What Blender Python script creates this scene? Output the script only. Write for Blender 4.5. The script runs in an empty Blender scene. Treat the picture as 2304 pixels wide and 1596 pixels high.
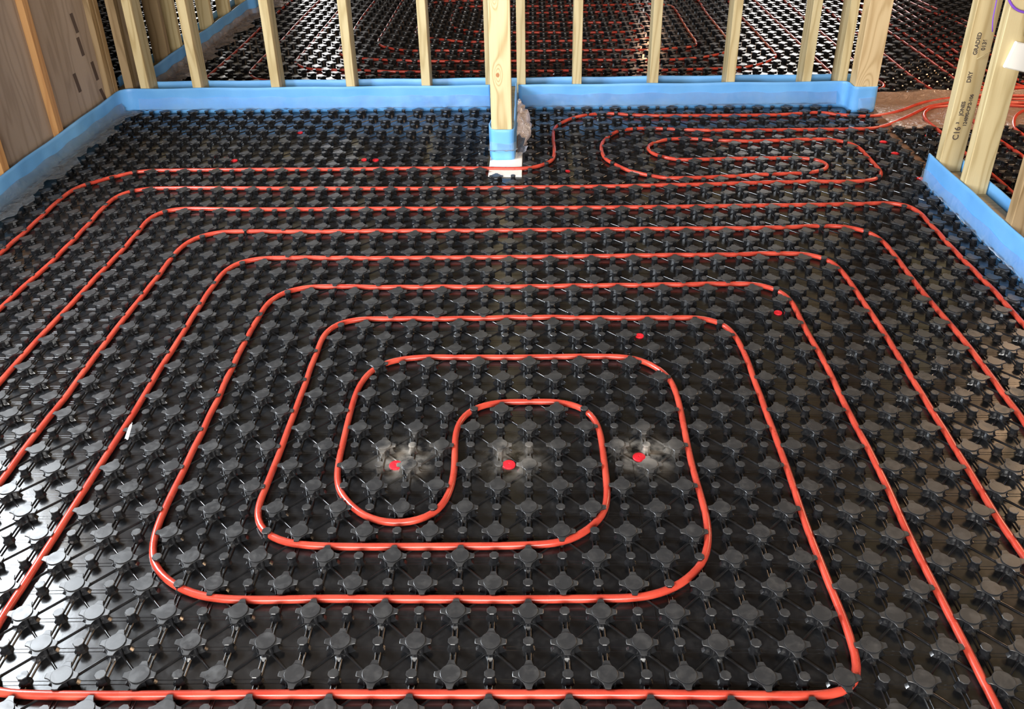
import bpy, bmesh, math, random
from mathutils import Vector, Matrix
PI = math.pi
# ---------------------------------------------------------------- camera
CF, CCY = 1982.627, 666.908            # focal length and principal row in pixels of 2304x1596
CAMP = Vector((0.16014, -1.21599, 1.4433))
CAMR = Matrix([[0.9996882, 0.0189579, -0.0162492], [0.0047161, 0.4957024, 0.8684796], [-0.0245193, 0.8682855, -0.4954585]])
cam = bpy.data.cameras.new('camera'); cam.sensor_fit = 'HORIZONTAL'; cam.sensor_width = 36.0
cam.lens = CF / 2304 * 36.0; cam.shift_y = (CCY - 798) / 2304; cam.clip_start = .05
co = bpy.data.objects.new('camera', cam); bpy.context.scene.collection.objects.link(co)
co.matrix_world = Matrix.Translation(CAMP) @ Matrix((CAMR[0], CAMR[1], -CAMR[2])).transposed().to_4x4()
bpy.context.scene.camera = co
# ---------------------------------------------------------------- world, daylight at the window openings, lamps, exposure
sc = bpy.context.scene
w = bpy.data.worlds.new('world'); sc.world = w; w.use_nodes = True
w.node_tree.nodes['Background'].inputs[0].default_value = (.75, .85, 1, 1); w.node_tree.nodes['Background'].inputs[1].default_value = .35
sc.view_settings.view_transform = 'Standard'; sc.view_settings.look = 'None'; sc.view_settings.gamma = 1; sc.view_settings.use_curve_mapping = False
sc.view_settings.exposure = 0.0
def area(name, loc, rot, sx, sy, power, col, spread=None):
    l = bpy.data.lights.new(name, 'AREA'); l.shape = 'RECTANGLE'; l.size = sx; l.size_y = sy; l.energy = power; l.color = col
    if spread: l.spread = math.radians(spread)
    o = bpy.data.objects.new(name, l); sc.collection.objects.link(o); o.location = loc; o.rotation_euler = rot
    return o
area('daylight_left_window', (-2.17, 1.175, 1.5), (0, -PI/2, 0), 1.15, 1.15, 250, (.86, .93, 1))
area('daylight_far_right_window', (3.25, 8.97, .93), (-PI/2, 0, 0), 1.5, 1.62, 85, (1, .95, .90))
area('daylight_far_left_window', (-3.7, 8.97, .93), (-PI/2, 0, 0), 1.0, 1.62, 50, (1, .96, .93))
area('daylight_far_slit_left', (-2.33, 8.97, .93), (-PI/2, 0, 0), .56, 1.62, 36, (1, .97, .95))
area('daylight_far_slit_mid', (1.46, 8.97, .93), (-PI/2, 0, 0), .18, 1.62, 2, (1, .93, .88))
area('daylight_rear_window', (-.4, -3.27, 1.48), (PI/2, 0, 0), 3.1, 1.4, 410, (1, .975, .93))
def bulb(name, loc, power, col, r=.06):
    l = bpy.data.lights.new(name, 'POINT'); l.energy = power; l.color = col; l.shadow_soft_size = r
    o = bpy.data.objects.new(name, l); sc.collection.objects.link(o); o.location = loc
bulb('work_lamp_hall', (3.4, 3.0, 1.95), 190, (1, .66, .40), .35)
bulb('added_bulb_far_room', (1.15, 6.4, .55), 6, (1, .45, .16), .07)  # unseen bulb, added to lay an orange streak on the far mat
# ---------------------------------------------------------------- measured layout (metres)
GI=[-30, -25, -20, -15, -10, -5, 0, 5, 10, 15, 20, 25, 30]
GJ=[-46, -43, -40, -37, -34, -31, -28, -25, -22, -19, -16, -13, -10, -7, -4, -1, 2, 5, 8]
GT=[(-14.1,29.0),(-18.0,34.4),(-16.6,35.4),(-10.7,33.4),(-3.7,30.6),(1.8,30.6),(4.8,35.5),(5.3,39.4),(5.0,35.3),(5.5,24.7),(6.4,14.8),(6.2,8.8),(4.4,5.2),(-14.9,31.1),(-19.0,36.5),(-17.5,36.7),(-11.2,32.7),(-4.0,25.5),(1.0,18.9),(2.2,18.2),(1.0,22.2),(0.9,24.3),(3.7,22.5),(6.9,19.0),(7.4,14.7),(5.3,9.5),(-7.1,16.3),(-8.7,17.5),(-7.9,16.0),(-5.0,12.6),(-0.7,5.9),(3.0,-3.8),(3.1,-10.9),(-0.2,-10.7),(-2.2,-3.5),(-0.2,6.6),(2.8,14.7),(3.8,16.5),(2.6,12.1),(3.0,-1.1),(4.7,-5.3),(3.9,-8.5),(1.1,-8.7),(0.5,-8.8),(3.1,-13.1),(4.1,-20.2),(1.0,-23.4),(-2.1,-17.6),(-1.3,-4.5),(1.1,8.9),(2.1,15.1),(1.4,12.7),(7.5,-5.9),(10.6,-10.9),(8.7,-14.2),(2.5,-13.6),(-1.3,-11.8),(0.3,-14.3),(1.8,-20.1),(0.1,-21.1),(-0.3,-11.3),(3.4,5.2),(7.2,17.8),(7.1,20.1),(4.3,14.3),(4.7,1.3),(7.0,1.4),(6.3,0.6),(2.8,-1.1),(1.3,-5.1),(2.7,-13.0),(2.3,-21.2),(-0.5,-20.9),(-0.0,-7.4),(5.1,10.7),(8.7,20.4),(7.3,17.8),(3.6,9.8),(2.6,2.2),(5.2,3.7),(7.2,4.5),(7.9,3.6),(8.4,0.1),(7.8,-7.0),(3.6,-14.9),(-1.4,-17.3),(-1.7,-10.9),(1.7,-1.5),(2.7,2.4),(0.1,0.0),(-2.2,-2.9),(6.0,-11.0),(10.7,-15.5),(14.5,-15.6),(15.6,-10.8),(14.1,-4.8),(9.9,-1.9),(3.4,-2.4),(-1.0,-2.3),(0.2,0.5),(2.9,2.1),(1.2,-1.2),(-3.3,-6.2),(-5.3,-7.7),(6.9,-19.9),(11.1,-27.2),(13.7,-26.8),(14.0,-19.1),(12.2,-10.6),(8.0,-5.8),(2.2,-3.0),(-1.0,1.1),(1.2,5.5),(3.9,5.5),(1.7,0.3),(-3.0,-5.0),(-5.0,-6.2),(1.7,-12.9),(1.7,-15.4),(1.4,-12.5),(2.2,-7.7),(4.2,-5.8),(4.6,-5.8),(1.8,-2.9),(-0.1,2.1),(2.9,4.1),(7.3,1.7),(6.9,-1.5),(2.4,-2.6),(-1.1,-2.0),(-2.4,-2.8),(-5.1,-1.2),(-6.8,1.9),(-5.3,3.2),(-0.8,2.1),(2.5,3.4),(1.9,9.7),(0.9,14.9),(4.3,13.0),(10.5,8.2),(12.8,6.9),(9.2,7.6),(4.0,6.4),(-2.3,0.1),(-4.3,1.2),(-5.7,2.6),(-4.7,3.6),(-1.4,5.0),(1.2,9.6),(1.1,16.3),(-0.1,19.2),(1.6,15.7),(6.0,11.7),(9.1,12.1),(8.1,13.0),(4.6,10.2),(-0.7,-1.7),(-1.6,-3.0),(-2.6,-2.9),(-2.9,-0.1),(-1.8,4.8),(-0.1,9.9),(0.5,13.6),(0.6,14.2),(0.5,11.4),(-0.8,8.0),(-2.7,6.6),(-3.3,6.3),(-2.4,4.8),(0.7,-4.6),(0.7,-8.3),(-0.2,-9.3),(-1.5,-4.8),(-1.7,2.7),(-0.9,8.1),(0.2,10.3),(2.2,11.0),(3.0,9.4),(-1.9,4.6),(-9.8,-0.6),(-12.9,-2.7),(-9.7,-2.1),(1.6,-6.5),(2.4,-12.1),(2.2,-14.6),(1.0,-9.9),(0.2,-1.1),(-0.1,4.7),(-0.0,6.7),(1.8,7.3),(3.2,4.6),(-0.8,-1.9),(-8.4,-7.5),(-12.0,-8.1),(-9.2,-5.1),(1.4,-6.6),(2.3,-13.0),(2.6,-16.9),(2.2,-13.3),(1.4,-4.9),(0.4,1.0),(-0.3,2.7),(-0.5,2.5),(-2.1,-1.4),(-6.8,-8.6),(-11.2,-12.7),(-11.1,-10.5),(-7.1,-5.6),(0.7,-5.0),(1.4,-10.3),(2.2,-14.2),(3.0,-12.1),(3.2,-5.3),(2.7,0.3),(2.3,2.9),(1.4,3.7),(-2.5,0.3),(-8.8,-6.5),(-12.3,-10.5),(-10.2,-8.7),(-5.7,-4.5),(0.3,-2.6),(0.9,-5.6),(2.2,-8.1),(3.9,-7.5),(5.1,-3.6),(5.3,0.9),(5.2,4.5),(4.6,6.6),(1.6,5.1),(-3.4,0.1),(-6.3,-3.9),(-5.6,-4.1),(-3.0,-2.3),(0.1,-0.9),(0.5,-2.0),(1.4,-3.1),(2.7,-3.1),(3.7,-1.7),(3.9,0.6),(3.8,3.0),(3.4,4.7),(2.1,4.5),(-0.1,2.2),(-1.6,-0.1),(-1.6,-0.9),(-0.9,-0.6)]
FARY=4.325
PN=[(2.418,3.395),(2.331,3.363),(2.186,3.31),(2.014,3.175),(1.899,3.1),(1.775,3.085),(1.644,3.165),(1.446,3.142),(1.25,3.129),(0.974,3.136),(0.714,3.146),(0.565,3.179),(0.41,3.155),(0.316,3.073),(0.265,2.964),(0.257,2.826),(0.259,2.679),(0.256,2.54),(0.217,2.461),(0.112,2.42),(-0.02,2.43),(-0.152,2.438),(-0.428,2.439),(-0.743,2.433),(-0.983,2.441),(-1.221,2.441),(-1.528,2.442),(-1.634,2.415),(-1.722,2.339),(-1.779,2.275),(-1.808,2.203),(-1.805,2.024),(-1.798,1.876),(-1.793,1.697),(-1.796,1.634),(-1.796,0.338),(-1.796,-0.918),(-1.754,-1.016),(-1.656,-1.058),(-0.863,-1.058),(-0.071,-1.058),(0.721,-1.058),(1.514,-1.058),(1.612,-1.016),(1.654,-0.918),(1.654,0.071),(1.654,1.101),(1.66,1.194),(1.664,1.314),(1.66,1.436),(1.655,1.603),(1.658,1.809),(1.653,1.968),(1.616,2.033),(1.48,2.023),(1.303,2.013),(1.04,2.009),(0.689,2.004),(0.372,2.003),(0.072,2.002),(-0.193,2),(-0.461,2.005),(-0.728,2.003),(-1.089,2.01),(-1.252,2.023),(-1.328,2.004),(-1.359,1.931),(-1.358,1.842),(-1.349,1.716),(-1.352,1.582),(-1.357,1.474),(-1.355,1.318),(-1.358,1.177),(-1.363,1.033),(-1.362,0.886),(-1.361,0.815),(-1.361,0.147),(-1.361,-0.48),(-1.319,-0.578),(-1.221,-0.62),(-0.649,-0.62),(-0.078,-0.62),(0.494,-0.62),(1.066,-0.62),(1.164,-0.578),(1.206,-0.48),(1.206,-0.177),(1.206,0.166),(1.198,0.245),(1.204,0.386),(1.207,0.493),(1.21,0.602),(1.212,0.75),(1.214,0.901),(1.218,1.061),(1.216,1.18),(1.215,1.34),(1.211,1.483),(1.185,1.565),(1.093,1.594),(0.981,1.598),(0.869,1.585),(0.633,1.585),(0.349,1.578),(0.081,1.575),(-0.157,1.574),(-0.395,1.574),(-0.637,1.584),(-0.766,1.585),(-0.861,1.58),(-0.904,1.535),(-0.927,1.475),(-0.931,1.349),(-0.93,1.208),(-0.923,1.026),(-0.925,0.857),(-0.918,0.729),(-0.916,0.625),(-0.918,0.542),(-0.917,0.446),(-0.917,0.307),(-0.918,0.227),(-0.915,0.14),(-0.922,0.051),(-0.918,-0.019),(-0.917,-0.079),(-0.911,-0.132),(-0.9,-0.158),(-0.879,-0.175),(-0.852,-0.183),(-0.83,-0.184),(-0.717,-0.185),(-0.606,-0.185),(-0.457,-0.182),(-0.318,-0.18),(-0.088,-0.178),(0.116,-0.177),(0.318,-0.175),(0.547,-0.176),(0.655,-0.177),(0.698,-0.178),(0.735,-0.17),(0.757,-0.155),(0.773,-0.13),(0.777,-0.099),(0.775,-0.055),(0.772,0.001),(0.771,0.071),(0.768,0.156),(0.766,0.263),(0.771,0.358),(0.773,0.452),(0.774,0.545),(0.775,0.684),(0.776,0.806),(0.778,0.933),(0.774,1.024),(0.759,1.1),(0.727,1.145),(0.66,1.158),(0.507,1.154),(0.343,1.157),(0.186,1.164),(0.075,1.164),(-0.051,1.157),(-0.191,1.158),(-0.375,1.162),(-0.444,1.152),(-0.48,1.109),(-0.488,1.025),(-0.488,0.9),(-0.483,0.764),(-0.484,0.639),(-0.481,0.555),(-0.48,0.469),(-0.484,0.391),(-0.492,0.334),(-0.485,0.276),(-0.46,0.227),(-0.408,0.198),(-0.354,0.187),(-0.29,0.186),(-0.136,0.186),(-0.009,0.188),(0.118,0.189),(0.182,0.194),(0.227,0.202),(0.267,0.219),(0.299,0.248),(0.325,0.289),(0.334,0.349),(0.334,0.398),(0.331,0.46),(0.331,0.504),(0.333,0.572),(0.328,0.637),(0.303,0.685),(0.273,0.711),(0.233,0.723),(0.158,0.721),(0.074,0.72),(0.02,0.712),(-0.018,0.684),(-0.042,0.643),(-0.048,0.591),(-0.04,0.52),(-0.033,0.436),(-0.035,0.373),(-0.048,0.308),(-0.08,0.266),(-0.139,0.25),(-0.195,0.255),(-0.251,0.283),(-0.292,0.327),(-0.317,0.388),(-0.326,0.46),(-0.327,0.537),(-0.332,0.648),(-0.333,0.737),(-0.329,0.821),(-0.298,0.888),(-0.239,0.932),(-0.151,0.938),(-0.037,0.935),(0.094,0.932),(0.223,0.936),(0.353,0.938),(0.457,0.935),(0.51,0.895),(0.541,0.846),(0.55,0.775),(0.55,0.665),(0.546,0.563),(0.544,0.485),(0.546,0.389),(0.551,0.313),(0.551,0.243),(0.544,0.196),(0.522,0.141),(0.488,0.098),(0.441,0.066),(0.375,0.048),(0.247,0.044),(0.111,0.041),(-0.026,0.042),(-0.163,0.041),(-0.264,0.043),(-0.373,0.038),(-0.446,0.036),(-0.512,0.043),(-0.582,0.065),(-0.646,0.107),(-0.685,0.172),(-0.697,0.237),(-0.704,0.306),(-0.7,0.391),(-0.706,0.512),(-0.71,0.658),(-0.715,0.791),(-0.723,0.948),(-0.722,1.085),(-0.72,1.192),(-0.71,1.278),(-0.673,1.337),(-0.605,1.37),(-0.485,1.372),(-0.363,1.361),(-0.214,1.363),(-0.064,1.361),(0.085,1.357),(0.234,1.364),(0.382,1.366),(0.53,1.368),(0.694,1.372),(0.894,1.377),(0.949,1.343),(0.992,1.279),(0.986,1.13),(0.99,1.008),(0.996,0.893),(0.989,0.681),(0.992,0.571),(0.993,0.42),(0.984,0.263),(0.982,0.216),(0.983,0.079),(0.984,-0.073),(0.986,-0.195),(0.986,-0.248),(0.986,-0.261),(0.944,-0.359),(0.846,-0.401),(0.385,-0.401),(-0.075,-0.401),(-0.535,-0.401),(-0.995,-0.401),(-1.093,-0.359),(-1.135,-0.261),(-1.135,0.044),(-1.135,0.39),(-1.136,0.439),(-1.142,0.529),(-1.143,0.644),(-1.133,0.729),(-1.144,0.858),(-1.141,0.963),(-1.144,1.113),(-1.142,1.259),(-1.144,1.408),(-1.149,1.528),(-1.146,1.665),(-1.132,1.728),(-1.077,1.786),(-1.028,1.81),(-0.856,1.805),(-0.684,1.798),(-0.43,1.802),(-0.176,1.797),(0.076,1.799),(0.361,1.802),(0.663,1.805),(0.995,1.804),(1.165,1.819),(1.329,1.82),(1.417,1.748),(1.431,1.686),(1.431,1.544),(1.426,1.395),(1.428,1.26),(1.429,1.188),(1.434,1.119),(1.437,0.974),(1.434,0.823),(1.431,0.671),(1.427,0.629),(1.427,-0.055),(1.427,-0.699),(1.385,-0.797),(1.287,-0.839),(0.606,-0.839),(-0.076,-0.839),(-0.758,-0.839),(-1.44,-0.839),(-1.538,-0.797),(-1.58,-0.699),(-1.58,0.244),(-1.58,1.228),(-1.579,1.397),(-1.568,1.518),(-1.572,1.654),(-1.575,1.82),(-1.588,1.981),(-1.587,2.147),(-1.542,2.207),(-1.467,2.236),(-1.157,2.23),(-0.775,2.216),(-0.492,2.211),(-0.211,2.205),(0.068,2.214),(0.384,2.217),(0.718,2.225),(0.904,2.231),(1.062,2.243),(1.335,2.256),(1.452,2.245),(1.575,2.256),(1.63,2.286),(1.656,2.331),(1.651,2.411),(1.653,2.568),(1.654,2.689),(1.606,2.726),(1.533,2.779),(1.351,2.763),(1.17,2.752),(1,2.772),(0.845,2.795),(0.729,2.764),(0.683,2.684),(0.688,2.605),(0.745,2.545),(0.832,2.512),(0.956,2.523),(1.122,2.527),(1.272,2.527),(1.36,2.53),(1.42,2.514),(1.459,2.473),(1.462,2.423),(1.431,2.376),(1.361,2.35),(1.262,2.347),(1.082,2.336),(0.918,2.309),(0.724,2.303),(0.655,2.325),(0.58,2.389),(0.509,2.475),(0.475,2.596),(0.478,2.721),(0.508,2.819),(0.56,2.904),(0.663,2.947),(0.897,2.92),(1.152,2.907),(1.408,2.906),(1.662,2.908),(1.807,2.914),(1.913,2.97),(2.089,3.132),(2.23,3.265),(2.325,3.302),(2.394,3.311)]
PFAR=[(-0.88,8),(-0.88,6.131),(-0.875,5.512),(-0.872,5.033),(-0.87,4.731),(-0.845,4.646),(-0.764,4.572),(-0.627,4.497),(-0.495,4.498),(-0.157,4.474),(0.119,4.468),(0.488,4.467),(0.888,4.46),(0.982,4.466),(1.134,4.5),(1.228,4.558),(1.234,4.634),(1.232,5.101),(1.242,5.692),(1.18,5.832),(1.047,5.858),(0.691,5.832),(0.478,5.825),(0.112,5.826),(-0.222,5.852),(-0.411,5.781),(-0.42,5.199),(-0.361,5.087),(-0.263,5.014),(-0.181,4.985),(0.117,4.968),(0.517,4.941),(0.809,4.942),(0.88,4.976),(0.944,5.031),(0.951,5.091),(0.921,5.163),(0.835,5.218),(0.556,5.244),(0.18,5.254),(-0.025,5.289),(-0.099,5.379),(-0.102,5.483),(-0.032,5.57),(0.113,5.572),(0.546,5.582),(0.87,5.585),(0.984,5.568),(1.012,5.464),(1.001,5.122),(0.985,4.86),(0.949,4.762),(0.899,4.734),(0.788,4.711),(0.496,4.709),(0.118,4.709),(-0.168,4.709),(-0.311,4.728),(-0.459,4.797),(-0.546,4.826),(-0.627,4.904),(-0.644,4.969),(-0.65,5.323),(-0.65,5.715),(-0.639,5.944),(-0.586,6.06),(-0.232,6.072),(0.525,6.094),(1.058,6.113),(1.379,6.127),(1.455,6.052),(1.473,5.947),(1.447,5.493),(1.451,5.12),(1.449,4.728),(1.451,4.524),(1.374,4.368),(1.25,4.28),(1.143,4.239),(0.938,4.203),(0.472,4.229),(0.12,4.224),(-0.476,4.245),(-0.723,4.272),(-0.956,4.336),(-1.061,4.416),(-1.091,4.484),(-1.098,4.597),(-1.091,4.966),(-1.111,5.495),(-1.105,6.146),(-1.105,6.333),(-1.105,6.46),(-1.063,6.558),(-0.965,6.6),(-0.125,6.6),(0.715,6.6),(1.555,6.6),(1.653,6.558),(1.695,6.46),(1.695,6.244),(1.695,5.967),(1.681,5.32),(1.685,4.962),(1.676,4.618),(1.675,4.32),(1.665,4.251),(1.555,4.112),(1.454,4.039),(1.293,4.004),(1.133,3.993),(0.909,3.977),(0.566,4),(0.293,3.986),(0.121,3.999),(-0.123,3.996),(-0.526,4.003),(-0.988,4.06),(-1.181,4.078),(-1.262,4.148),(-1.319,4.264),(-1.314,4.618),(-1.333,5.68),(-1.331,6.16),(-1.331,6.45),(-1.331,6.68),(-1.289,6.778),(-1.191,6.82),(-0.206,6.82),(0.778,6.82),(1.762,6.82),(1.86,6.778),(1.902,6.68),(1.902,6.347),(1.902,5.954),(1.893,5.184),(1.885,4.504),(1.884,4.195),(1.884,3.894),(1.875,3.821),(1.82,3.742),(1.662,3.712),(1.166,3.713),(0.164,3.742),(-0.862,3.798),(-1.336,3.834),(-1.47,3.885),(-1.514,3.956),(-1.545,4.045),(-1.549,4.242),(-1.553,4.396),(-1.539,4.694),(-1.561,5.389),(-1.57,6.175),(-1.57,8)]
PFL=[(-1.771,3.6),(-1.771,3.75),(-1.775,4.631),(-1.794,5.206),(-1.799,5.59),(-1.8,6.19),(-1.8,8)]
PFB=[(2.123,8),(2.123,5.94),(2.112,5.233),(2.108,4.884),(2.1,4.471),(2.095,4.059),(2.096,3.722),(2.105,3.661),(2.097,3.61),(2.069,3.565),(2.04,3.553),(1.953,3.54)]
PFA=[(2.348,8),(2.348,5.641),(2.332,5.132),(2.331,4.622),(2.322,4.185),(2.31,3.752),(2.325,3.526),(2.342,3.437),(2.387,3.404)]
PLA=[(2.78,3.283),(2.432,3.264),(2.3,3.242),(2.209,3.227),(2.13,3.131),(2.099,3.018),(2.1,2.861),(2.096,2.671),(2.099,2.314),(2.098,2.195),(2.093,2.097),(2.093,1.927)]
PLB=[(2.773,3.223),(2.641,3.162),(2.567,3.087),(2.51,2.993),(2.465,2.882),(2.464,2.794),(2.462,2.68)]
PLC=[(2.328,3.179),(2.321,2.958),(2.322,2.713),(2.326,2.648),(2.329,2.513),(2.318,2.349)]
HALL=[((3.129, 5.876), (3.185, 5.116)), ((3.041, 5.882), (3.12, 4.955)), ((2.954, 5.887), (2.953, 4.613)), ((2.9, 5.735), (2.862, 4.423)), ((2.822, 5.532), (2.78, 4.263)), ((2.743, 5.34), (2.714, 4.129)), ((2.643, 5.106), (2.625, 3.948)), ((2.558, 4.863), (2.529, 3.744))]
BUND=[([(2.48, 3.441), (2.795, 3.495), (3.062, 3.485)], 0.028), ([(2.497, 3.471), (2.795, 3.485), (3.063, 3.476)], 0.0112), ([(2.45, 3.37), (2.727, 3.353), (2.987, 3.344)], 0.028), ([(2.464, 3.393), (2.728, 3.345), (2.989, 3.336)], 0.0112), ([(2.448, 3.355), (2.699, 3.285), (2.957, 3.277)], 0.0112), ([(2.431, 3.317), (2.671, 3.227), (2.927, 3.218)], 0.0112)]
# ---------------------------------------------------------------- helpers
COL = bpy.context.scene.collection
rnd = random.Random(7)

class MB:
    def __init__(s): s.v = []; s.f = []; s.m = []
    def add(s, vs, fs, mi=0, off=(0, 0, 0)):
        n = len(s.v); ox, oy, oz = off
        s.v += [(a + ox, b + oy, c + oz) for a, b, c in vs]
        for k, f in enumerate(fs):
            s.f.append([n + q for q in f]); s.m.append(mi if isinstance(mi, int) else mi[k])
    def box(s, x0, x1, y0, y1, z0, z1, mi=0):
        s.add([(x0,y0,z0),(x1,y0,z0),(x1,y1,z0),(x0,y1,z0),(x0,y0,z1),(x1,y0,z1),(x1,y1,z1),(x0,y1,z1)],
              [(0,3,2,1),(4,5,6,7),(0,1,5,4),(1,2,6,5),(2,3,7,6),(3,0,4,7)], mi)
    def mesh(s, name, mats, smooth=False):
        me = bpy.data.meshes.new(name); me.from_pydata(s.v, [], s.f)
        for m in mats: me.materials.append(m)
        me.polygons.foreach_set('material_index', s.m)
        if smooth: me.polygons.foreach_set('use_smooth', [True] * len(s.f))
        me.update(); return me

def link(name, me, parent=None, loc=None, **props):
    o = bpy.data.objects.new(name, me); COL.objects.link(o)
    if parent: o.parent = parent
    if loc: o.location = loc
    for k, v in props.items(): o[k] = v
    return o
def build(mb, name, mats, parent=None, loc=None, smooth=False, **props):
    if not isinstance(mats, (list, tuple)): mats = [mats]
    return link(name, mb.mesh(name, mats, smooth), parent, loc, **props)
def auto_smooth(o, deg=40):
    me = o.data
    me.polygons.foreach_set('use_smooth', [True] * len(me.polygons))
    bm = bmesh.new(); bm.from_mesh(me); a = math.radians(deg)
    for e in bm.edges:
        if len(e.link_faces) == 2 and e.calc_face_angle(0) > a: e.smooth = False
    bm.to_mesh(me); bm.free()

# ---------------------------------------------------------------- materials
def mat(name, color, rough=0.5, **kw):
    m = bpy.data.materials.new(name); m.use_nodes = True
    b = m.node_tree.nodes['Principled BSDF']
    b.inputs['Base Color'].default_value = (*color, 1); b.inputs['Roughness'].default_value = rough
    for k, v in kw.items(): b.inputs[k.replace('_', ' ')].default_value = v
    return m
class NT:
    def __init__(s, m): s.t = m.node_tree; s.b = s.t.nodes['Principled BSDF']
    def n(s, ty, **kw):
        o = s.t.nodes.new(ty)
        for k, v in kw.items():
            if hasattr(o, k): setattr(o, k, v)
            else: o.inputs[k].default_value = v
        return o
    def l(s, a, b): s.t.links.new(a, b)
    def math(s, op, a, b=None, clamp=False):
        o = s.n('ShaderNodeMath', operation=op); o.use_clamp = clamp
        for k, q in enumerate((a, b)):
            if q is None: continue
            if hasattr(q, 'links'): s.l(q, o.inputs[k])
            else: o.inputs[k].default_value = q
        return o.outputs[0]
    def ramp(s, fac, stops):
        r = s.n('ShaderNodeValToRGB'); e = r.color_ramp.elements
        while len(e) < len(stops): e.new(0.5)
        for k, (p, c) in enumerate(stops):
            e[k].position = p; e[k].color = (*c, 1) if len(c) == 3 else c
        s.l(fac, r.inputs[0]); return r.outputs[0]
    def mix(s, fac, a, b):
        o = s.n('ShaderNodeMix', data_type='RGBA')
        for q, k in ((fac, 0), (a, 6), (b, 7)):
            if hasattr(q, 'links'): s.l(q, o.inputs[k])
            else: o.inputs[k].default_value = q if k == 0 else (*q, 1)
        return o.outputs[2]

def mat_plastic(name, color, rough, dust, bump=0.25):
    m = mat(name, color, rough); t = NT(m)
    g = t.n('ShaderNodeNewGeometry')
    n1 = t.n('ShaderNodeTexNoise', Scale=38.0, Detail=5.0, Roughness=0.65); t.l(g.outputs['Position'], n1.inputs['Vector'])
    n2 = t.n('ShaderNodeTexNoise', Scale=3.1, Detail=3.0); t.l(g.outputs['Position'], n2.inputs['Vector'])
    n3 = t.n('ShaderNodeTexNoise', Scale=160.0, Detail=2.0); t.l(g.outputs['Position'], n3.inputs['Vector'])
    d = t.math('MULTIPLY', t.ramp(n1.outputs[0], [(0.45, (0,)*3), (0.75, (1,)*3)]), dust)
    c = t.mix(d, color, (0.10, 0.098, 0.095))
    # drill dust lying round three of the red fixings
    sep = t.n('ShaderNodeSeparateXYZ'); t.l(g.outputs['Position'], sep.inputs[0])
    tot = None
    for x, y, a in ((-0.165, 0.485, 1.0), (0.11, 0.485, 0.6), (0.435, 0.505, 0.95)):
        dx = t.math('SUBTRACT', sep.outputs[0], x); dy = t.math('SUBTRACT', sep.outputs[1], y)
        r2 = t.math('ADD', t.math('MULTIPLY', dx, dx), t.math('MULTIPLY', dy, dy))
        e = t.math('MULTIPLY', t.math('POWER', 2.718, t.math('MULTIPLY', r2, -330.0)), a)
        tot = e if tot is None else t.math('ADD', tot, e)
    n4 = t.n('ShaderNodeTexNoise', Scale=30.0, Detail=4.0); t.l(g.outputs['Position'], n4.inputs['Vector'])
    dd = t.math('MULTIPLY', tot, t.ramp(n4.outputs[0], [(0.36, (0,)*3), (0.62, (1,)*3)]), clamp=True)
    c = t.mix(dd, c, (0.36, 0.33, 0.29)); t.l(c, t.b.inputs['Base Color'])
    r = t.math('ADD', t.math('ADD', t.math('MULTIPLY', n2.outputs[0], 0.16), rough - 0.08), t.math('MULTIPLY', d, 0.5))
    t.l(r, t.b.inputs['Roughness'])
    bp = t.n('ShaderNodeBump', Strength=bump, Distance=0.002)
    t.l(t.math('ADD', n2.outputs[0], t.math('MULTIPLY', n3.outputs[0], 0.05)), bp.inputs['Height'])
    t.l(bp.outputs[0], t.b.inputs['Normal'])
    return m
M_sheet = mat_plastic('black_plastic_sheet', (0.007, 0.0077, 0.0090), 0.19, 0.12, 0.45)
M_side = mat_plastic('black_plastic_stud', (0.009, 0.0095, 0.011), 0.16, 0.1)
M_rib = mat_plastic('black_plastic_rib', (0.010, 0.0105, 0.012), 0.10, 0.05, 0.1)
M_top = mat_plastic('scuffed_stud_top', (0.028, 0.029, 0.031), 0.29, 0.35)

def mat_pipe():
    m = mat('red_pipe', (0.60, 0.062, 0.036), 0.30); t = NT(m)
    g = t.n('ShaderNodeNewGeometry')
    n = t.n('ShaderNodeTexNoise', Scale=14.0, Detail=4.0); t.l(g.outputs['Position'], n.inputs['Vector'])
    t.l(t.ramp(n.outputs[0], [(0.3, (0.42, 0.042, 0.026)), (0.7, (0.58, 0.072, 0.042))]), t.b.inputs['Base Color'])
    t.l(t.math('ADD', t.math('MULTIPLY', n.outputs[0], 0.25), 0.16), t.b.inputs['Roughness'])
    return m
M_pipe = mat_pipe()

def mat_foam():
    m = mat('blue_foam', (0.17, 0.46, 0.84), 0.42); t = NT(m)
    g = t.n('ShaderNodeNewGeometry')
    n = t.n('ShaderNodeTexNoise', Scale=5.0, Detail=4.0); t.l(g.outputs['Position'], n.inputs['Vector'])
    t.l(t.ramp(n.outputs[0], [(0.3, (0.115, 0.365, 0.77)), (0.7, (0.17, 0.46, 0.86))]), t.b.inputs['Base Color'])
    n2 = t.n('ShaderNodeTexNoise', Scale=260.0); t.l(g.outputs['Position'], n2.inputs['Vector'])
    bp = t.n('ShaderNodeBump', Strength=0.25, Distance=0.001); t.l(n2.outputs[0], bp.inputs['Height']); t.l(bp.outputs[0], t.b.inputs['Normal'])
    return m
M_foam = mat_foam()

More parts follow.
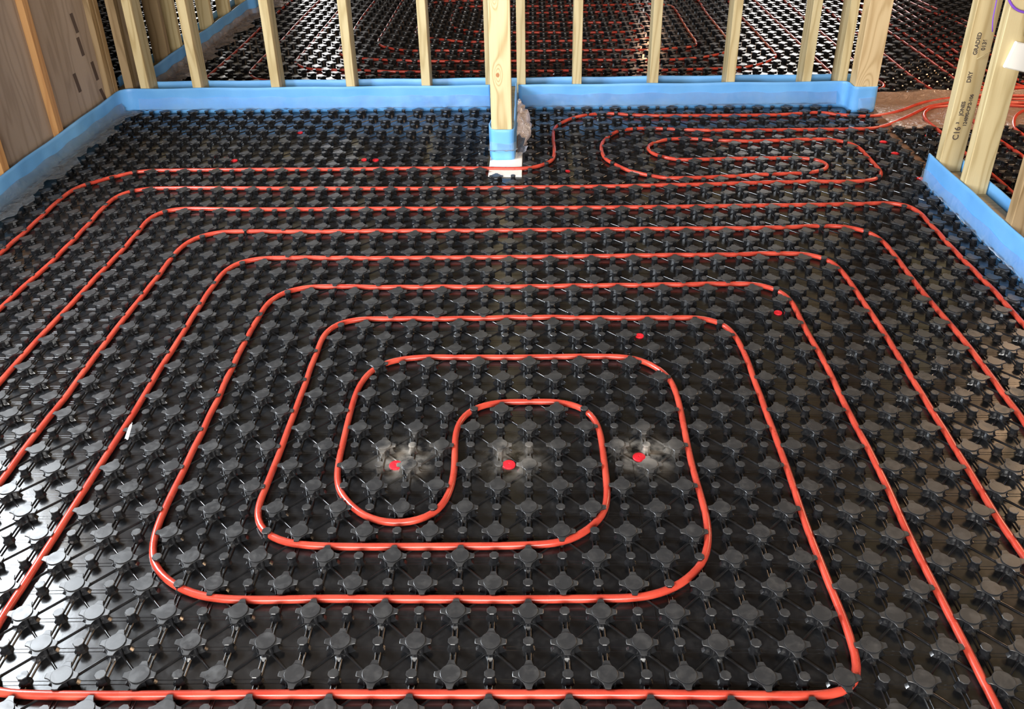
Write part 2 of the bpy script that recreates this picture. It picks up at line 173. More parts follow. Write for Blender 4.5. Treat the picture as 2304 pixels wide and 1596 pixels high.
def mat_film(name, tint, op, rough=0.16):
    m = mat(name, tint, rough); t = NT(m); g = t.n('ShaderNodeNewGeometry')
    out = [n for n in t.t.nodes if n.type == 'OUTPUT_MATERIAL'][0]
    tr = t.n('ShaderNodeBsdfTransparent'); tr.inputs[0].default_value = (0.97, 0.97, 0.97, 1)
    mx = t.n('ShaderNodeMixShader')
    n = t.n('ShaderNodeTexNoise', Scale=11.0, Detail=5.0, Roughness=0.7); t.l(g.outputs['Position'], n.inputs['Vector'])
    fac = t.math('MULTIPLY', t.ramp(n.outputs[0], [(0.35, (0.35,)*3), (0.75, (1,)*3)]), op)
    lw = t.n('ShaderNodeFresnel'); lw.inputs[0].default_value = 1.5
    fac = t.math('ADD', fac, t.math('MULTIPLY', lw.outputs[0], 0.8), clamp=True)
    t.l(fac, mx.inputs[0]); t.l(tr.outputs[0], mx.inputs[1]); t.l(t.b.outputs[0], mx.inputs[2]); t.l(mx.outputs[0], out.inputs[0])
    n2 = t.n('ShaderNodeTexNoise', Scale=24.0, Detail=4.0, Roughness=0.7, Distortion=1.2); t.l(g.outputs['Position'], n2.inputs['Vector'])
    bp = t.n('ShaderNodeBump', Strength=1.0, Distance=0.014); t.l(n2.outputs[0], bp.inputs['Height']); t.l(bp.outputs[0], t.b.inputs['Normal'])
    return m
M_bunch = mat_film('bunched_film', (0.66, 0.62, 0.66), 0.34, 0.12)
M_vap = mat_film('vapour_film', (0.30, 0.21, 0.16), 0.32, 0.14)
M_film = mat_film('clear_film', (0.72, 0.78, 0.85), 0.12, 0.14)
M_filmb = mat_film('brownish_film', (0.62, 0.50, 0.44), 0.50, 0.22)

def mat_wood(name, base, dark, knots=(), rough=0.6, gs=1.0, axis='Z', knotc=(0.42, 0.17, 0.06)):
    """planed softwood: grain runs along the given object axis, knots bend it"""
    m = mat(name, base, rough); t = NT(m)
    tc = t.n('ShaderNodeTexCoord'); oi = t.n('ShaderNodeObjectInfo')
    sep = t.n('ShaderNodeSeparateXYZ'); t.l(tc.outputs['Object'], sep.inputs[0])
    X, Y, Z = sep.outputs
    if axis == 'X': X, Z = Z, X
    if axis == 'Y': Y, Z = Z, Y
    off = t.math('MULTIPLY', oi.outputs['Random'], 37.0)
    w = t.n('ShaderNodeTexNoise', Scale=1.0, Detail=2.0)
    cv = t.n('ShaderNodeCombineXYZ')
    t.l(t.math('ADD', t.math('MULTIPLY', X, 9.0), off), cv.inputs[0]); t.l(t.math('MULTIPLY', Y, 9.0), cv.inputs[1]); t.l(t.math('MULTIPLY', Z, 1.3), cv.inputs[2])
    t.l(cv.outputs[0], w.inputs['Vector'])
    gx = t.math('ADD', t.math('ADD', t.math('MULTIPLY', X, 21.0 * gs), t.math('MULTIPLY', Y, 17.0 * gs)), t.math('MULTIPLY', w.outputs[0], 5.5))
    kk = None
    for (kx, kz, kr, amp) in knots:
        dx = t.math('SUBTRACT', X, kx); dz = t.math('SUBTRACT', Z, kz)
        q = t.math('ADD', t.math('POWER', t.math('MULTIPLY', dx, 1.0 / kr), 2.0), t.math('POWER', t.math('MULTIPLY', dz, 0.38 / kr), 2.0))
        e = t.math('POWER', 2.718, t.math('MULTIPLY', q, -0.35))
        gx = t.math('ADD', gx, t.math('MULTIPLY', e, amp))
        q2 = t.math('ADD', t.math('POWER', t.math('MULTIPLY', dx, 1.0 / kr), 2.0), t.math('POWER', t.math('MULTIPLY', dz, 0.8 / kr), 2.0))
        k1 = t.ramp(q2, [(0.45, (1,)*3), (0.75, (0,)*3)])
        kk = k1 if kk is None else t.math('MAXIMUM', kk, k1)
    fine = t.n('ShaderNodeTexNoise', Scale=1.0, Detail=3.0)
    cv2 = t.n('ShaderNodeCombineXYZ')
    t.l(t.math('ADD', t.math('MULTIPLY', X, 260.0), off), cv2.inputs[0]); t.l(t.math('MULTIPLY', Y, 260.0), cv2.inputs[1]); t.l(t.math('MULTIPLY', Z, 7.0), cv2.inputs[2])
    t.l(cv2.outputs[0], fine.inputs['Vector'])
    s = t.math('SINE', t.math('MULTIPLY', t.math('ADD', gx, off), 6.283))
    s = t.math('ADD', t.math('MULTIPLY', s, 0.5), 0.5); s = t.math('POWER', s, 2.2)
    s = t.math('ADD', t.math('MULTIPLY', s, 0.62), t.math('MULTIPLY', fine.outputs[0], 0.42))
    c = t.ramp(s, [(0.12, base), (0.55, tuple(0.62*a+0.38*b for a, b in zip(base, dark))), (0.95, dark)])
    if kk is not None: c = t.mix(kk, c, knotc)
    hue = t.n('ShaderNodeHueSaturation'); t.l(c, hue.inputs['Color'])
    t.l(t.math('ADD', t.math('MULTIPLY', oi.outputs['Random'], 0.22), 0.89), hue.inputs['Value'])
    t.l(hue.outputs[0], t.b.inputs['Base Color'])
    bp = t.n('ShaderNodeBump', Strength=0.25, Distance=0.0015); t.l(s, bp.inputs['Height']); t.l(bp.outputs[0], t.b.inputs['Normal'])
    return m
TB, TD = (0.60, 0.49, 0.27), (0.42, 0.31, 0.14)
M_wood = mat_wood('treated_pine', TB, TD)
M_woodA = mat_wood('treated_pine_knots', (0.68, 0.55, 0.31), (0.44, 0.31, 0.13), [(-0.012, 0.30, 0.010, 3.2), (-0.02, 0.62, 0.008, 2.4)], gs=1.3)
M_woodB = mat_wood('treated_pine_big_knot', (0.62, 0.47, 0.26), (0.44, 0.30, 0.14), [(-0.01, 0.075, 0.018, 3.6)], gs=1.1, knotc=(0.45, 0.29, 0.13))
M_woodD = mat_wood('orange_edge_pine', (0.50, 0.27, 0.10), (0.38, 0.18, 0.06))
M_woodL = mat_wood('brown_stained_pine', (0.36, 0.25, 0.13), (0.22, 0.14, 0.06))
M_plate = mat_wood('sole_plate_pine', (0.40, 0.31, 0.16), (0.28, 0.20, 0.09), axis='X')
M_ply = mat_wood('weathered_plywood', (0.33, 0.265, 0.215), (0.24, 0.185, 0.145), gs=0.35, rough=0.7)
M_ceil = mat_wood('chipboard_deck', (0.16, 0.112, 0.075), (0.11, 0.075, 0.05), gs=0.2, axis='Y', rough=0.8)
M_floor = mat_wood('chipboard_floor', (0.16, 0.092, 0.055), (0.11, 0.062, 0.036), gs=0.15, rough=0.5, axis='Y')
M_wall = mat('grey_block_wall', (0.12, 0.085, 0.06), 0.9)
M_white = mat('white_board', (0.86, 0.83, 0.76), 0.6)
M_lid = mat('white_plastic', (0.9, 0.87, 0.8), 0.35)
M_red = mat('red_plastic', (0.80, 0.02, 0.035), 0.35)
M_black = mat('black_rubber', (0.01, 0.01, 0.01), 0.4)
M_purple = mat('purple_cable', (0.22, 0.08, 0.52), 0.4)
M_ink = mat('stamp_ink', (0.085, 0.065, 0.05), 0.8)
M_stamp = mat('brown_stamp', (0.07, 0.045, 0.035), 0.8)
M_tape = mat('white_tape', (0.75, 0.76, 0.78), 0.3)
M_frame = mat('white_frame', (0.6, 0.6, 0.58), 0.4)

# ---------------------------------------------------------------- lattice
P = 0.073; HT = 0.0245
def warp(i, j):
    a = min(max((i - GI[0]) / 5.0, 0), len(GI) - 1.001); b = min(max((j - GJ[0]) / 3.0, 0), len(GJ) - 1.001)
    i0, j0 = int(a), int(b); fa, fb = a - i0, b - j0; n = len(GI); r = []
    for c in (0, 1):
        q = lambda jj, ii: GT[(jj * n + ii)][c]
        r.append((q(j0, i0)*(1-fa)*(1-fb) + q(j0, i0+1)*fa*(1-fb) + q(j0+1, i0)*(1-fa)*fb + q(j0+1, i0+1)*fa*fb) / 1000.0)
    return i * P + r[0], -j * P + r[1]

def ring_loft(rings, cap_mi, side_mi, mb):
    n = len(rings[0]); b = len(mb.v)
    for r in rings: mb.v += r
    for k in range(len(rings) - 1):
        for q in range(n):
            a = b + k*n + q; c = b + k*n + (q+1) % n
            mb.f.append([a, c, c + n, a + n]); mb.m.append(side_mi if k < len(rings) - 2 else cap_mi)
    mb.f.append([b + (len(rings)-1)*n + q for q in range(n)]); mb.m.append(cap_mi)

def rot4(pts): 
    out = []
    for k in range(4):
        c, s = (1, 0, -1, 0)[k], (0, 1, 0, -1)[k]
        out += [(x*c - y*s, x*s + y*c) for x, y in pts]
    return out
QUAD = rot4([(0.0176, -0.0105), (0.0222, -0.0080), (0.0262, -0.0064), (0.0303, -0.0056), (0.0311, 0.0), (0.0303, 0.0056), (0.0262, 0.0064), (0.0222, 0.0080), (0.0176, 0.0105), (0.0143, 0.0148), (0.0148, 0.0143)])
QUADL = rot4([(0.0180, -0.0100), (0.0302, -0.0058), (0.0302, 0.0058), (0.0180, 0.0100)])
def sring(q, z, s, rmax=1.0):
    o = []
    for x, y in q:
        r = math.hypot(x, y); k = min(r, rmax) / r * s; o.append((x*k, y*k, z))
    return o
def stud_big(lod=0):
    mb = MB()
    def disc(n, r, z0, z1): 
        d = [[(q*math.cos(2*PI*k/n), q*math.sin(2*PI*k/n), z) for k in range(n)] for q, z in ((r, z0), (r, z1-.0003), (r-.0006, z1))]
        ring_loft(d, 1, 0, mb)
    if lod == 0:
        ring_loft([sring(QUAD, 0, 1.0, .0300), sring(QUAD, .0055, .87, .0285), sring(QUAD, .0165, .82, .028), sring(QUAD, .0180, .88, .030),
                   sring(QUAD, .0192, 1.0), sring(QUAD, .0216, 1.0), sring(QUAD, .0222, .965)], 1, 0, mb)
        disc(22, .0194, .0216, .0245)
        for k in range(4):      # upright fins on the flanks between the arms
            a = PI/4 + k*PI/2; c, s = math.cos(a), math.sin(a)
            q = [(-.0012, .0165), (.0012, .0165), (.0012, .0208), (-.0012, .0208)]
            v = [(r*c - t*s, r*s + t*c, z) for z in (0, .019) for t, r in q]
            mb.add(v, [(0, 1, 5, 4), (1, 2, 6, 5), (2, 3, 7, 6), (3, 0, 4, 7), (4, 5, 6, 7)], 0)
    elif lod == 1:
        ring_loft([sring(QUADL, 0, .92, .0285), sring(QUADL, .0175, .84, .028), sring(QUADL, .0192, 1.0), sring(QUADL, .0222, .98)], 1, 0, mb)
        disc(12, .0194, .0216, .0243)
    else:
        ring_loft([sring(QUADL, 0, .9, .0285), sring(QUADL, .019, .9, .0285), sring(QUADL, .0195, 1.0), sring(QUADL, .0243, .97)], 1, 0, mb)
    return mb
def stud_small(lod=0):
    mb = MB(); n = 8
    def rg(r, z): return [(r*math.cos(2*PI*(k+.5)/n), r*math.sin(2*PI*(k+.5)/n), z) for k in range(n)]
    L = ((.0135, 0), (.0100, .0065), (.0085, .016), (.0108, .0195), (.0110, .0232), (.0100, .0243)) if lod == 0 else ((.012, 0), (.009, .018), (.0110, .0205), (.0105, .0243))
    ring_loft([rg(r, z) for r, z in L], 1, 0, mb)
    return mb
def rib(mb, ax, ay, bx, by, w=0.0032, h=0.0034):
    dx, dy = bx-ax, by-ay; L = math.hypot(dx, dy)
    if L < 1e-4: return
    nx, ny = -dy/L*w/2, dx/L*w/2
    pr = ((1, 0.0005), (.86, h*.55), (.5, h*.88), (0, h), (-.5, h*.88), (-.86, h*.55), (-1, 0.0005)); n = len(pr)
    mb.add([(ax+nx*t, ay+ny*t, z) for t, z in pr] + [(bx+nx*t, by+ny*t, z) for t, z in pr],
           [(k, k+n, k+n+1, k+1) for k in range(n-1)])

def in_view(x, y, z=0.02):
    d = CAMR @ (Vector((x, y, z)) - CAMP)
    if d.z < .2: return None
    u = 1152 + CF*d.x/d.z; v = CCY - CF*d.y/d.z
    return d.z if -20 < u < 2324 and -20 < v < 1640 else None

BIG = [stud_big(k) for k in range(3)]; SML = [stud_small(k) for k in range(2)]
ME_BIG = BIG[0].mesh('stud', [M_side, M_top], True); ME_SML = SML[0].mesh('small_stud', [M_side, M_top], True)
for me_ in (ME_BIG, ME_SML):
    bm = bmesh.new(); bm.from_mesh(me_)
    for e in bm.edges:
        if len(e.link_faces) == 2 and e.calc_face_angle(0) > .3: e.smooth = False
    bm.to_mesh(me_); bm.free()

def studded_mat(name, label, cells, pos, sheet_poly, hidden, lod, nmax=300, ribs=True):
    """one studded floor mat: sheet, the nearest studs as parts, the rest as one part"""
    sh = MB()
    for (x0, x1, y0, y1) in sheet_poly:
        nx = max(1, int((x1-x0)/.4)); ny = max(1, int((y1-y0)/.4))
        for a in range(nx):
            for b in range(ny):
                xa, xb = x0+(x1-x0)*a/nx, x0+(x1-x0)*(a+1)/nx; ya, yb = y0+(y1-y0)*b/ny, y0+(y1-y0)*(b+1)/ny
                sh.box(xa, xb, ya, yb, -.0008, .0010)
    root = build(sh, name, M_sheet, label=label, category='floor mat')
    rest = MB(); rb = MB(); near = {0: [], 1: []}; far = {0: [], 1: []}
    for i, j in cells:
        x, y = pos(i, j)
        if hidden(x, y): continue
        k = (i + j) % 2; d = in_view(x, y)
        (near if d else far)[k].append((d or 0, x, y))
        if ribs:
            for di, dj in ((1, 0), (0, 1)):
                x2, y2 = pos(i+di, j+dj)
                if hidden(x2, y2): continue
                L = math.hypot(x2-x, y2-y); ux, uy = (x2-x)/L, (y2-y)/L
                a, b = (.023, .010) if k == 0 else (.010, .023)
                for s in (-.0042, .0042):
                    rib(rb, x+ux*a-uy*s, y+uy*a+ux*s, x2-ux*b-uy*s, y2-uy*b+ux*s, .0030 if di else .0042, .0014 if di else .0040)
            if k == 0:
                for di in (1, -1):
                    x2, y2 = pos(i+di, j+1)
                    if hidden(x2, y2): continue
                    L = math.hypot(x2-x, y2-y); ux, uy = (x2-x)/L, (y2-y)/L
                    rib(rb, x+ux*.019, y+uy*.019, x2-ux*.019, y2-uy*.019, .0058, .0042)
    for k, me, nm in ((0, ME_BIG, 'stud'), (1, ME_SML, 'small_stud')):
        near[k].sort()
        for d, x, y in near[k][:nmax]:
            o = link(nm, me, root, (x, y, .0008)); o.rotation_euler = (rnd.uniform(-.012, .012), rnd.uniform(-.012, .012), rnd.uniform(-.03, .03))
        for d, x, y in near[k][nmax:] + far[k]:
            src = (BIG if k == 0 else SML)[min(lod, 1) if k else lod]
            rest.add(src.v, src.f, src.m, (x, y, .0008))
    build(rest, 'stud_field', [M_side, M_top], root, kind='stuff')
    if rb.v: build(rb, 'moulded_rib', M_rib, root, smooth=True, kind='stuff')
    return root

# ---------------------------------------------------------------- tubes
def catmull(pts, step=0.02):
    out = []
    P_ = [pts[0]] + list(pts) + [pts[-1]]
    for k in range(1, len(P_) - 2):
        p0, p1, p2, p3 = [Vector(q) for q in P_[k-1:k+3]]
        n = max(1, int((p2-p1).length / step))
        for a in range(n):
            t = a / n
            out.append(0.5*((2*p1) + (p2-p0)*t + (2*p0-5*p1+4*p2-p3)*t*t + (3*p1-p0-3*p2+p3)*t**3))
    out.append(Vector(pts[-1])); return out
def resample(pts, step):
    out = [pts[0]]; acc = 0
    for a, b in zip(pts, pts[1:]):
        L = (b-a).length; p = 0
        while acc + (L - p) >= step:
            p += step - acc; acc = 0; out.append(a.lerp(b, p/L))
        acc += L - p
    if (out[-1]-pts[-1]).length > step*.3: out.append(pts[-1])
    return out
def smooth(pts, it):
    for _ in range(it):
        pts = [pts[0]] + [(pts[k-1] + pts[k]*2 + pts[k+1]) / 4 for k in range(1, len(pts)-1)] + [pts[-1]]
    return pts
def tube(name, pts, r, m, parent=None, sides=10, step=.018, sm=4, **props):
    pts = smooth(resample(catmull(pts), step), sm); mb = MB(); n = len(pts)
    up = Vector((0, 0, 1)); rings = []
    for k, p in enumerate(pts):
        t = (pts[min(k+1, n-1)] - pts[max(k-1, 0)]).normalized()
        if abs(t.dot(up)) > .95: up = Vector((0, 1, 0))
        s = t.cross(up).normalized(); w = s.cross(t)
        rings.append([tuple(p + (s*math.cos(2*PI*q/sides) + w*math.sin(2*PI*q/sides))*r) for q in range(sides)])
    for rg in rings: mb.v += rg
    for k in range(n-1):
        for q in range(sides):
            a = k*sides+q; c = k*sides+(q+1) % sides
            mb.f.append([a, a+sides, c+sides, c]); mb.m.append(0)
    mb.f.append(list(range(sides))); mb.m.append(0); mb.f.append([(n-1)*sides+q for q in reversed(range(sides))]); mb.m.append(0)
    return build(mb, name, m, parent, smooth=True, **props)
def tube_relaxed(name, pl, pos, inv, r, m, sides=10, **props):
    pts = smooth(resample(catmull([(x, y, .0112) for x, y in pl]), .018), 4)
    for _ in range(3):
        for k, p in enumerate(pts):
            i0, j0 = inv(p.x, p.y)
            for i in range(i0-1, i0+2):
                for j in range(j0-1, j0+2):
                    a, b = pos(i, j); lim = .0325 if (i+j) % 2 == 0 else .0190
                    dx, dy = p.x-a, p.y-b; q = math.hypot(dx, dy)
                    if 1e-4 < q < lim: s = min(lim-q, .006)/q; p.x += dx*s; p.y += dy*s
        pts = smooth(pts, 4)
    mb = [tuple(p) for p in smooth(pts, 4)]
    return tube(name, mb, r, m, sides=sides, sm=1, **props)
def flat(pl, z=.0112): return [(x, y, z) for x, y in pl]

# ---------------------------------------------------------------- boards and ribbons
def board(name, x0, x1, y0, y1, z0, z1, m, parent=None, ch=.002, axis='Z', **props):
    """sawn timber with eased edges, origin at its base centre"""
    cx, cy = (x0+x1)/2, (y0+y1)/2
    if axis == 'Z': a, b, L = (x1-x0)/2, (y1-y0)/2, z1-z0
    elif axis == 'X': a, b, L = (z1-z0)/2, (y1-y0)/2, x1-x0
    else: a, b, L = (x1-x0)/2, (z1-z0)/2, y1-y0
    pr = [(-a+ch, -b), (a-ch, -b), (a, -b+ch), (a, b-ch), (a-ch, b), (-a+ch, b), (-a, b-ch), (-a, -b+ch)]
    mb = MB()
    for t in (0, L):
        for p, q in pr:
            if axis == 'Z': mb.v.append((p, q, t))
            elif axis == 'X': mb.v.append((t - L/2, q, p + a))
            else: mb.v.append((p, t - L/2, q + b))
    fl = axis != 'Z'
    for k in range(8):
        f = [k, (k+1) % 8, 8 + (k+1) % 8, 8+k]; mb.f.append(f); mb.m.append(0)
    mb.f.append(list(range(8))[::-1]); mb.f.append(list(range(8, 16))); mb.m += [0, 0]
    o = build(mb, name, m, parent, (cx, cy, z0), **props)
    bm = bmesh.new(); bm.from_mesh(o.data); bmesh.ops.recalc_face_normals(bm, faces=bm.faces); bm.to_mesh(o.data); bm.free()
    return o

def arc_path(pts, r=.05, step=.02):
    """polyline with rounded corners, sampled"""
    o = [Vector(pts[0])]
    for k in range(1, len(pts)-1):
        a, b, c = Vector(pts[k-1]), Vector(pts[k]), Vector(pts[k+1])
        d1, d2 = (a-b).normalized(), (c-b).normalized()
        for t in range(7):
            s = t/6; o.append((b+d1*r)*(1-s)**2 + b*2*s*(1-s) + (b+d2*r)*s*s)
    o.append(Vector(pts[-1])); o = [Vector((p.x, p.y, 0)) for p in o]
    return resample(o, step)
def ribbon(name, path, z0, z1, th, m, parent=None, wave=.0016, dimples=(), seed=1, **props):
    """upright foam strip; its face is on the path, its thickness to the left of it"""
    R_ = random.Random(seed); ph = [R_.uniform(0, 6.28) for _ in range(4)]
    n = len(path); mb = MB(); nz = 9; s = 0; rows = []
    for k, p in enumerate(path):
        t = (path[min(k+1, n-1)] - path[max(k-1, 0)]).normalized(); nr = Vector((-t.y, t.x, 0))
        if k: s += (p - path[k-1]).length
        row = []
        prof = [(0, z0 + (z1-z0)*q/(nz-1)) for q in range(nz)]
        prof[-1] = (0, z1 - th*.35)
        prof += [(th*.12, z1-th*.1), (th*.5, z1), (th*.88, z1-th*.1), (th, z1-th*.35), (th, z0)]
        for d, z in prof:
            f = (z-z0)/(z1-z0)
            w = wave*(math.sin(s*9+ph[0]) + .7*math.sin(s*23+ph[1]+f*2) + .5*math.sin(s*47+ph[2]-f*3)) * (.35+.65*(1-abs(2*f-1)))
            for dx, dy, dz, am in dimples:
                q = ((p.x-dx)**2 + (p.y-dy)**2 + (z-dz)**2) / (.011**2)
                if q < 9: w += am*math.exp(-q)
            zz = z + (.0015*math.sin(s*13+ph[3]) if f > .8 else 0)
            v = p + nr*(d + w); row.append((v.x, v.y, zz))
        rows.append(row)
    c = len(rows[0])
    for r in rows: mb.v += r
    for k in range(n-1):
        for q in range(c):
            a = k*c+q; b = k*c+(q+1) % c
            mb.f.append([a, a+c, b+c, b]); mb.m.append(0)
    mb.f.append(list(range(c))); mb.f.append([(n-1)*c+q for q in reversed(range(c))]); mb.m += [0, 0]
    o = build(mb, name, m, parent, smooth=True, **props)
    bm = bmesh.new(); bm.from_mesh(o.data); bmesh.ops.recalc_face_normals(bm, faces=bm.faces); bm.to_mesh(o.data); bm.free()
    return o
def film(path, side, zt, width, m, parent, seed=1, amp=.006, lay=.03, name='plastic_film'):
    """thin crumpled film: hangs from the strip face, then lies out over the mat"""
    R_ = random.Random(seed); n = len(path); mb = MB(); K = 9
    j = [[R_.uniform(-1, 1) for _ in range(K)] for _ in range(n)]
    for k, p in enumerate(path):
        t = (path[min(k+1, n-1)] - path[max(k-1, 0)]).normalized(); nr = Vector((-t.y, t.x, 0)) * side
        wd = width*(1 + .25*math.sin(k*.31+seed) + .15*math.sin(k*.9))
        for q in range(K):
            f = q/(K-1); a = amp*j[k][q]
            if f < .5: d, z = .003 + .012*f*2, zt + (lay-zt)*f*2 + .004*math.sin(k*.5+seed)
            else: d, z = .015 + (wd-.015)*(f-.5)*2, lay + .002
            if q == 0: a *= .15
            v = p + nr*(d + abs(a)*.9); mb.v.append((v.x, v.y, max(z + a*.6, .026 if f >= .5 else .004)))
    for k in range(n-1):
        for q in range(K-1):
            a = k*K+q; mb.f.append([a, a+1, a+K+1, a+K]); mb.m.append(0)
    return build(mb, name, m, parent, smooth=True)

# ---------------------------------------------------------------- the setting
YF, YB = 3.285, 3.425          # front face of the partition's strip, face of the strip behind it
XL, XR = -1.99, 1.783          # left wall strip, right partition strip
HC = 2.5
mb = MB(); mb.box(-6, 7, -3.3, 9.2, -.12, -.0015); build(mb, 'floor', M_floor, kind='structure')
ceiling = board('ceiling', -6, 7, -3.3, 9.2, HC, HC+.03, M_ceil, axis='Y', kind='structure')
for k in range(20):
    y = -3.0 + k*.62
    o = board('joist', -6, 7, y, y+.05, HC-.2, HC, M_ceil, axis='X'); o.parent = ceiling; o.location -= Vector((.5, 2.95, HC))
def wall(name, pts, m=M_wall):
    mb = MB()
    for b in pts: mb.box(*b)
    return build(mb, name, m, kind='structure')
wall('wall_far', [(-6, 7, 8.9, 9.0, 0, .12), (-6, 7, 8.9, 9.0, 1.75, HC), (-6, -4.2, 8.9, 9, .12, 1.75), (-3.2, -2.62, 8.9, 9, .12, 1.75), (-2.05, 1.36, 8.9, 9, .12, 1.75), (1.56, 2.5, 8.9, 9, .12, 1.75), (4.0, 7, 8.9, 9, .12, 1.75)])
wall('wall_outer_right', [(6.9, 7, -3.3, 9, 0, HC)])
wall('wall_outer_left', [(-6, -5.9, -3.3, 9, 0, HC)])
wall('wall_near', [(-6, -2.0, -3.3, -3.2, 0, HC), (1.2, 7, -3.3, -3.2, 0, HC), (-2.0, 1.2, -3.3, -3.2, 0, .75), (-2.0, 1.2, -3.3, -3.2, 2.2, HC)])

# left wall: plywood sheets between studs, one window out of shot
wl = MB(); wl.box(-2.16, -2.10, -3.2, .6, .0, HC); wl.box(-2.16, -2.10, 1.75, YF+.02, .0, HC); wl.box(-2.16, -2.10, .6, 1.75, 0, .95); wl.box(-2.16, -2.10, .6, 1.75, 2.05, HC)
wl = build(wl, 'wall_left', M_wall, kind='structure')
board('plywood_sheet', -2.052, -2.034, 2.175, 2.613, .0, 2.4, M_ply, wl)
sheet = board('plywood_sheet', -2.052, -2.034, 2.66, 3.19, .0, 2.4, M_ply, wl)
board('plywood_sheet', -2.052, -2.034, -1.2, .55, .0, 2.4, M_ply, wl)
for (u0, z0, u1, z1) in ((3.050, .570, 3.068, .475), (3.055, .456, 3.068, .365), (3.132, .318, 3.148, .222), (2.933, .314, 2.949, .22), (3.150, .176, 3.178, .106)):
    mb = MB(); w = .015
    mb.add([(0, u0-w, z0), (0, u0+w, z0), (0, u1+w, z1), (0, u1-w, z1), (-.0006, u0-w, z0), (-.0006, u0+w, z0), (-.0006, u1+w, z1), (-.0006, u1-w, z1)],
           [(0, 3, 2, 1), (4, 5, 6, 7), (0, 1, 5, 4), (1, 2, 6, 5), (2, 3, 7, 6), (3, 0, 4, 7)])
    build(mb, 'ink_mark', M_stamp, sheet, (.0096, -(2.66+3.19)/2, 0))
for y0, y1, m_ in ((2.125, 2.175, M_woodD), (2.613, 2.660, M_woodD), (3.190, 3.236, M_woodL), (3.240, 3.284, M_woodL), (.55, .6, M_woodL), (1.75, 1.80, M_woodL)):
    board('stud', -2.098, -2.006, y0, y1, .045, 2.4, m_, wl)
board('sole_plate', -2.098, -2.004, -1.2, 3.284, .0, .045, M_plate, wl, axis='Y')

# back partition of the room: sole plate and bare studs
wb = board('wall_back', -1.99, 1.90, YF+.009, YB-.009, 0, .045, M_plate, axis='X', kind='structure')
wb.name = 'wall_back'
def child_board(par, name, *a, **k):
    o = board(name, *a, **k); o.parent = par; o.location -= par.location; return o
child_board(wb, 'sole_plate', -1.99, 1.90, YF+.009, YB-.009, .045, .09, M_plate, axis='X')
SW = .045
for xl in (-1.894, -1.618, -1.205, -.811, -.417, -.084):
    child_board(wb, 'stud', xl, xl+SW, YF+.012, YB-.012, .09, 2.42, M_wood)
for xr in (.124, .413, .808, 1.202, 1.592, 1.774):
    child_board(wb, 'stud', xr-SW, xr, YF+.012, YB-.012, .09, 2.42, M_wood)
child_board(wb, 'head_plate', -1.99, 1.90, YF+.012, YB-.012, 2.42, 2.465, M_wood, axis='X')
child_board(wb, 'stud', -1.985, -1.94, YF+.03, YB+.05, .09, 2.42, M_woodL)

# short nib standing forward of the partition
nib = board('wall_nib', -.018, .072, 2.575, YF+.008, 0, .045, M_plate, axis='Y', kind='structure')
child_board(nib, 'sole_plate', -.018, .072, 2.575, YF+.008, .045, .09, M_plate, axis='Y')
child_board(nib, 'head_plate', -.018, .072, 2.575, YF+.008, 2.42, 2.465, M_wood, axis='Y')
post = board('timber_post', -.024, .067, 2.556, 2.620, .09, 2.42, M_woodA, label='knotty pine post standing forward of the partition with blue foam looped round its foot', category='post')
# end post of the partition
endp = board('timber_post', 1.785, 1.896, 3.196, 3.285, .045, 2.465, M_woodB, label='broad timber post with big round knot low down, at right end of back partition', category='post')
child_board(endp, 'side_stud', 1.732, 1.774, 3.30, 3.40, .045, 2.42, M_wood) if False else None

# right partition: double studs and one nearer
wr = board('wall_right', 1.795, 1.885, -2.6, 2.235, 0, .045, M_plate, axis='Y', kind='structure')
child_board(wr, 'sole_plate', 1.795, 1.885, -2.6, 2.235, .045, .09, M_plate, axis='Y')
child_board(wr, 'head_plate', 1.795, 1.885, -2.6, 2.235, 2.42, 2.465, M_wood, axis='Y')
stampst = child_board(wr, 'stud', 1.795, 1.885, 2.158, 2.203, .09, 2.42, M_wood, label='timber stud printed with dark grade lettering')
child_board(wr, 'stud', 1.795, 1.885, 1.925, 1.970, .09, 2.42, M_wood)
for y in (1.60, 1.2, .8, .4, 0, -.4, -.8, -1.2, -1.6, -2.0, -2.4):
    child_board(wr, 'stud', 1.795, 1.885, y-.045, y, .09, 2.42, M_woodL if y == 1.60 else M_wood)
# nail in the stamped stud
def lettering(txt, par, size, u, z, y, name='grade_lettering'):
    cu = bpy.data.curves.new(name, 'FONT'); cu.body = txt; cu.size = size; cu.extrude = .0003; cu.offset = .0007
    o = bpy.data.objects.new(name, cu); COL.objects.link(o)
    bpy.context.view_layer.update()
    me = bpy.data.meshes.new_from_object(o.evaluated_get(bpy.context.evaluated_depsgraph_get()))
    bpy.data.objects.remove(o); me.materials.clear(); me.materials.append(M_ink)
    q = bpy.data.objects.new(name, me); COL.objects.link(q)
    q.parent = par
    q.location = Vector((u, y, z)) - wr.location - par.location
    q.rotation_euler = (PI/2, -PI/2, 0)
    return q
lettering('C16', stampst, .032, 1.843, .222, 2.1575)
lettering('3', stampst, .016, 1.832, .288, 2.1575)
lettering('JONES', stampst, .020, 1.838, .322, 2.1575)
lettering('DRY', stampst, .022, 1.838, .452, 2.1575)
lettering('GRADED', stampst, .021, 1.836, .558, 2.1575)
lettering('124890-CR2-106', stampst, .0185, 1.862, .278, 2.1575)
lettering('0136', stampst, .021, 1.862, .575, 2.1575)

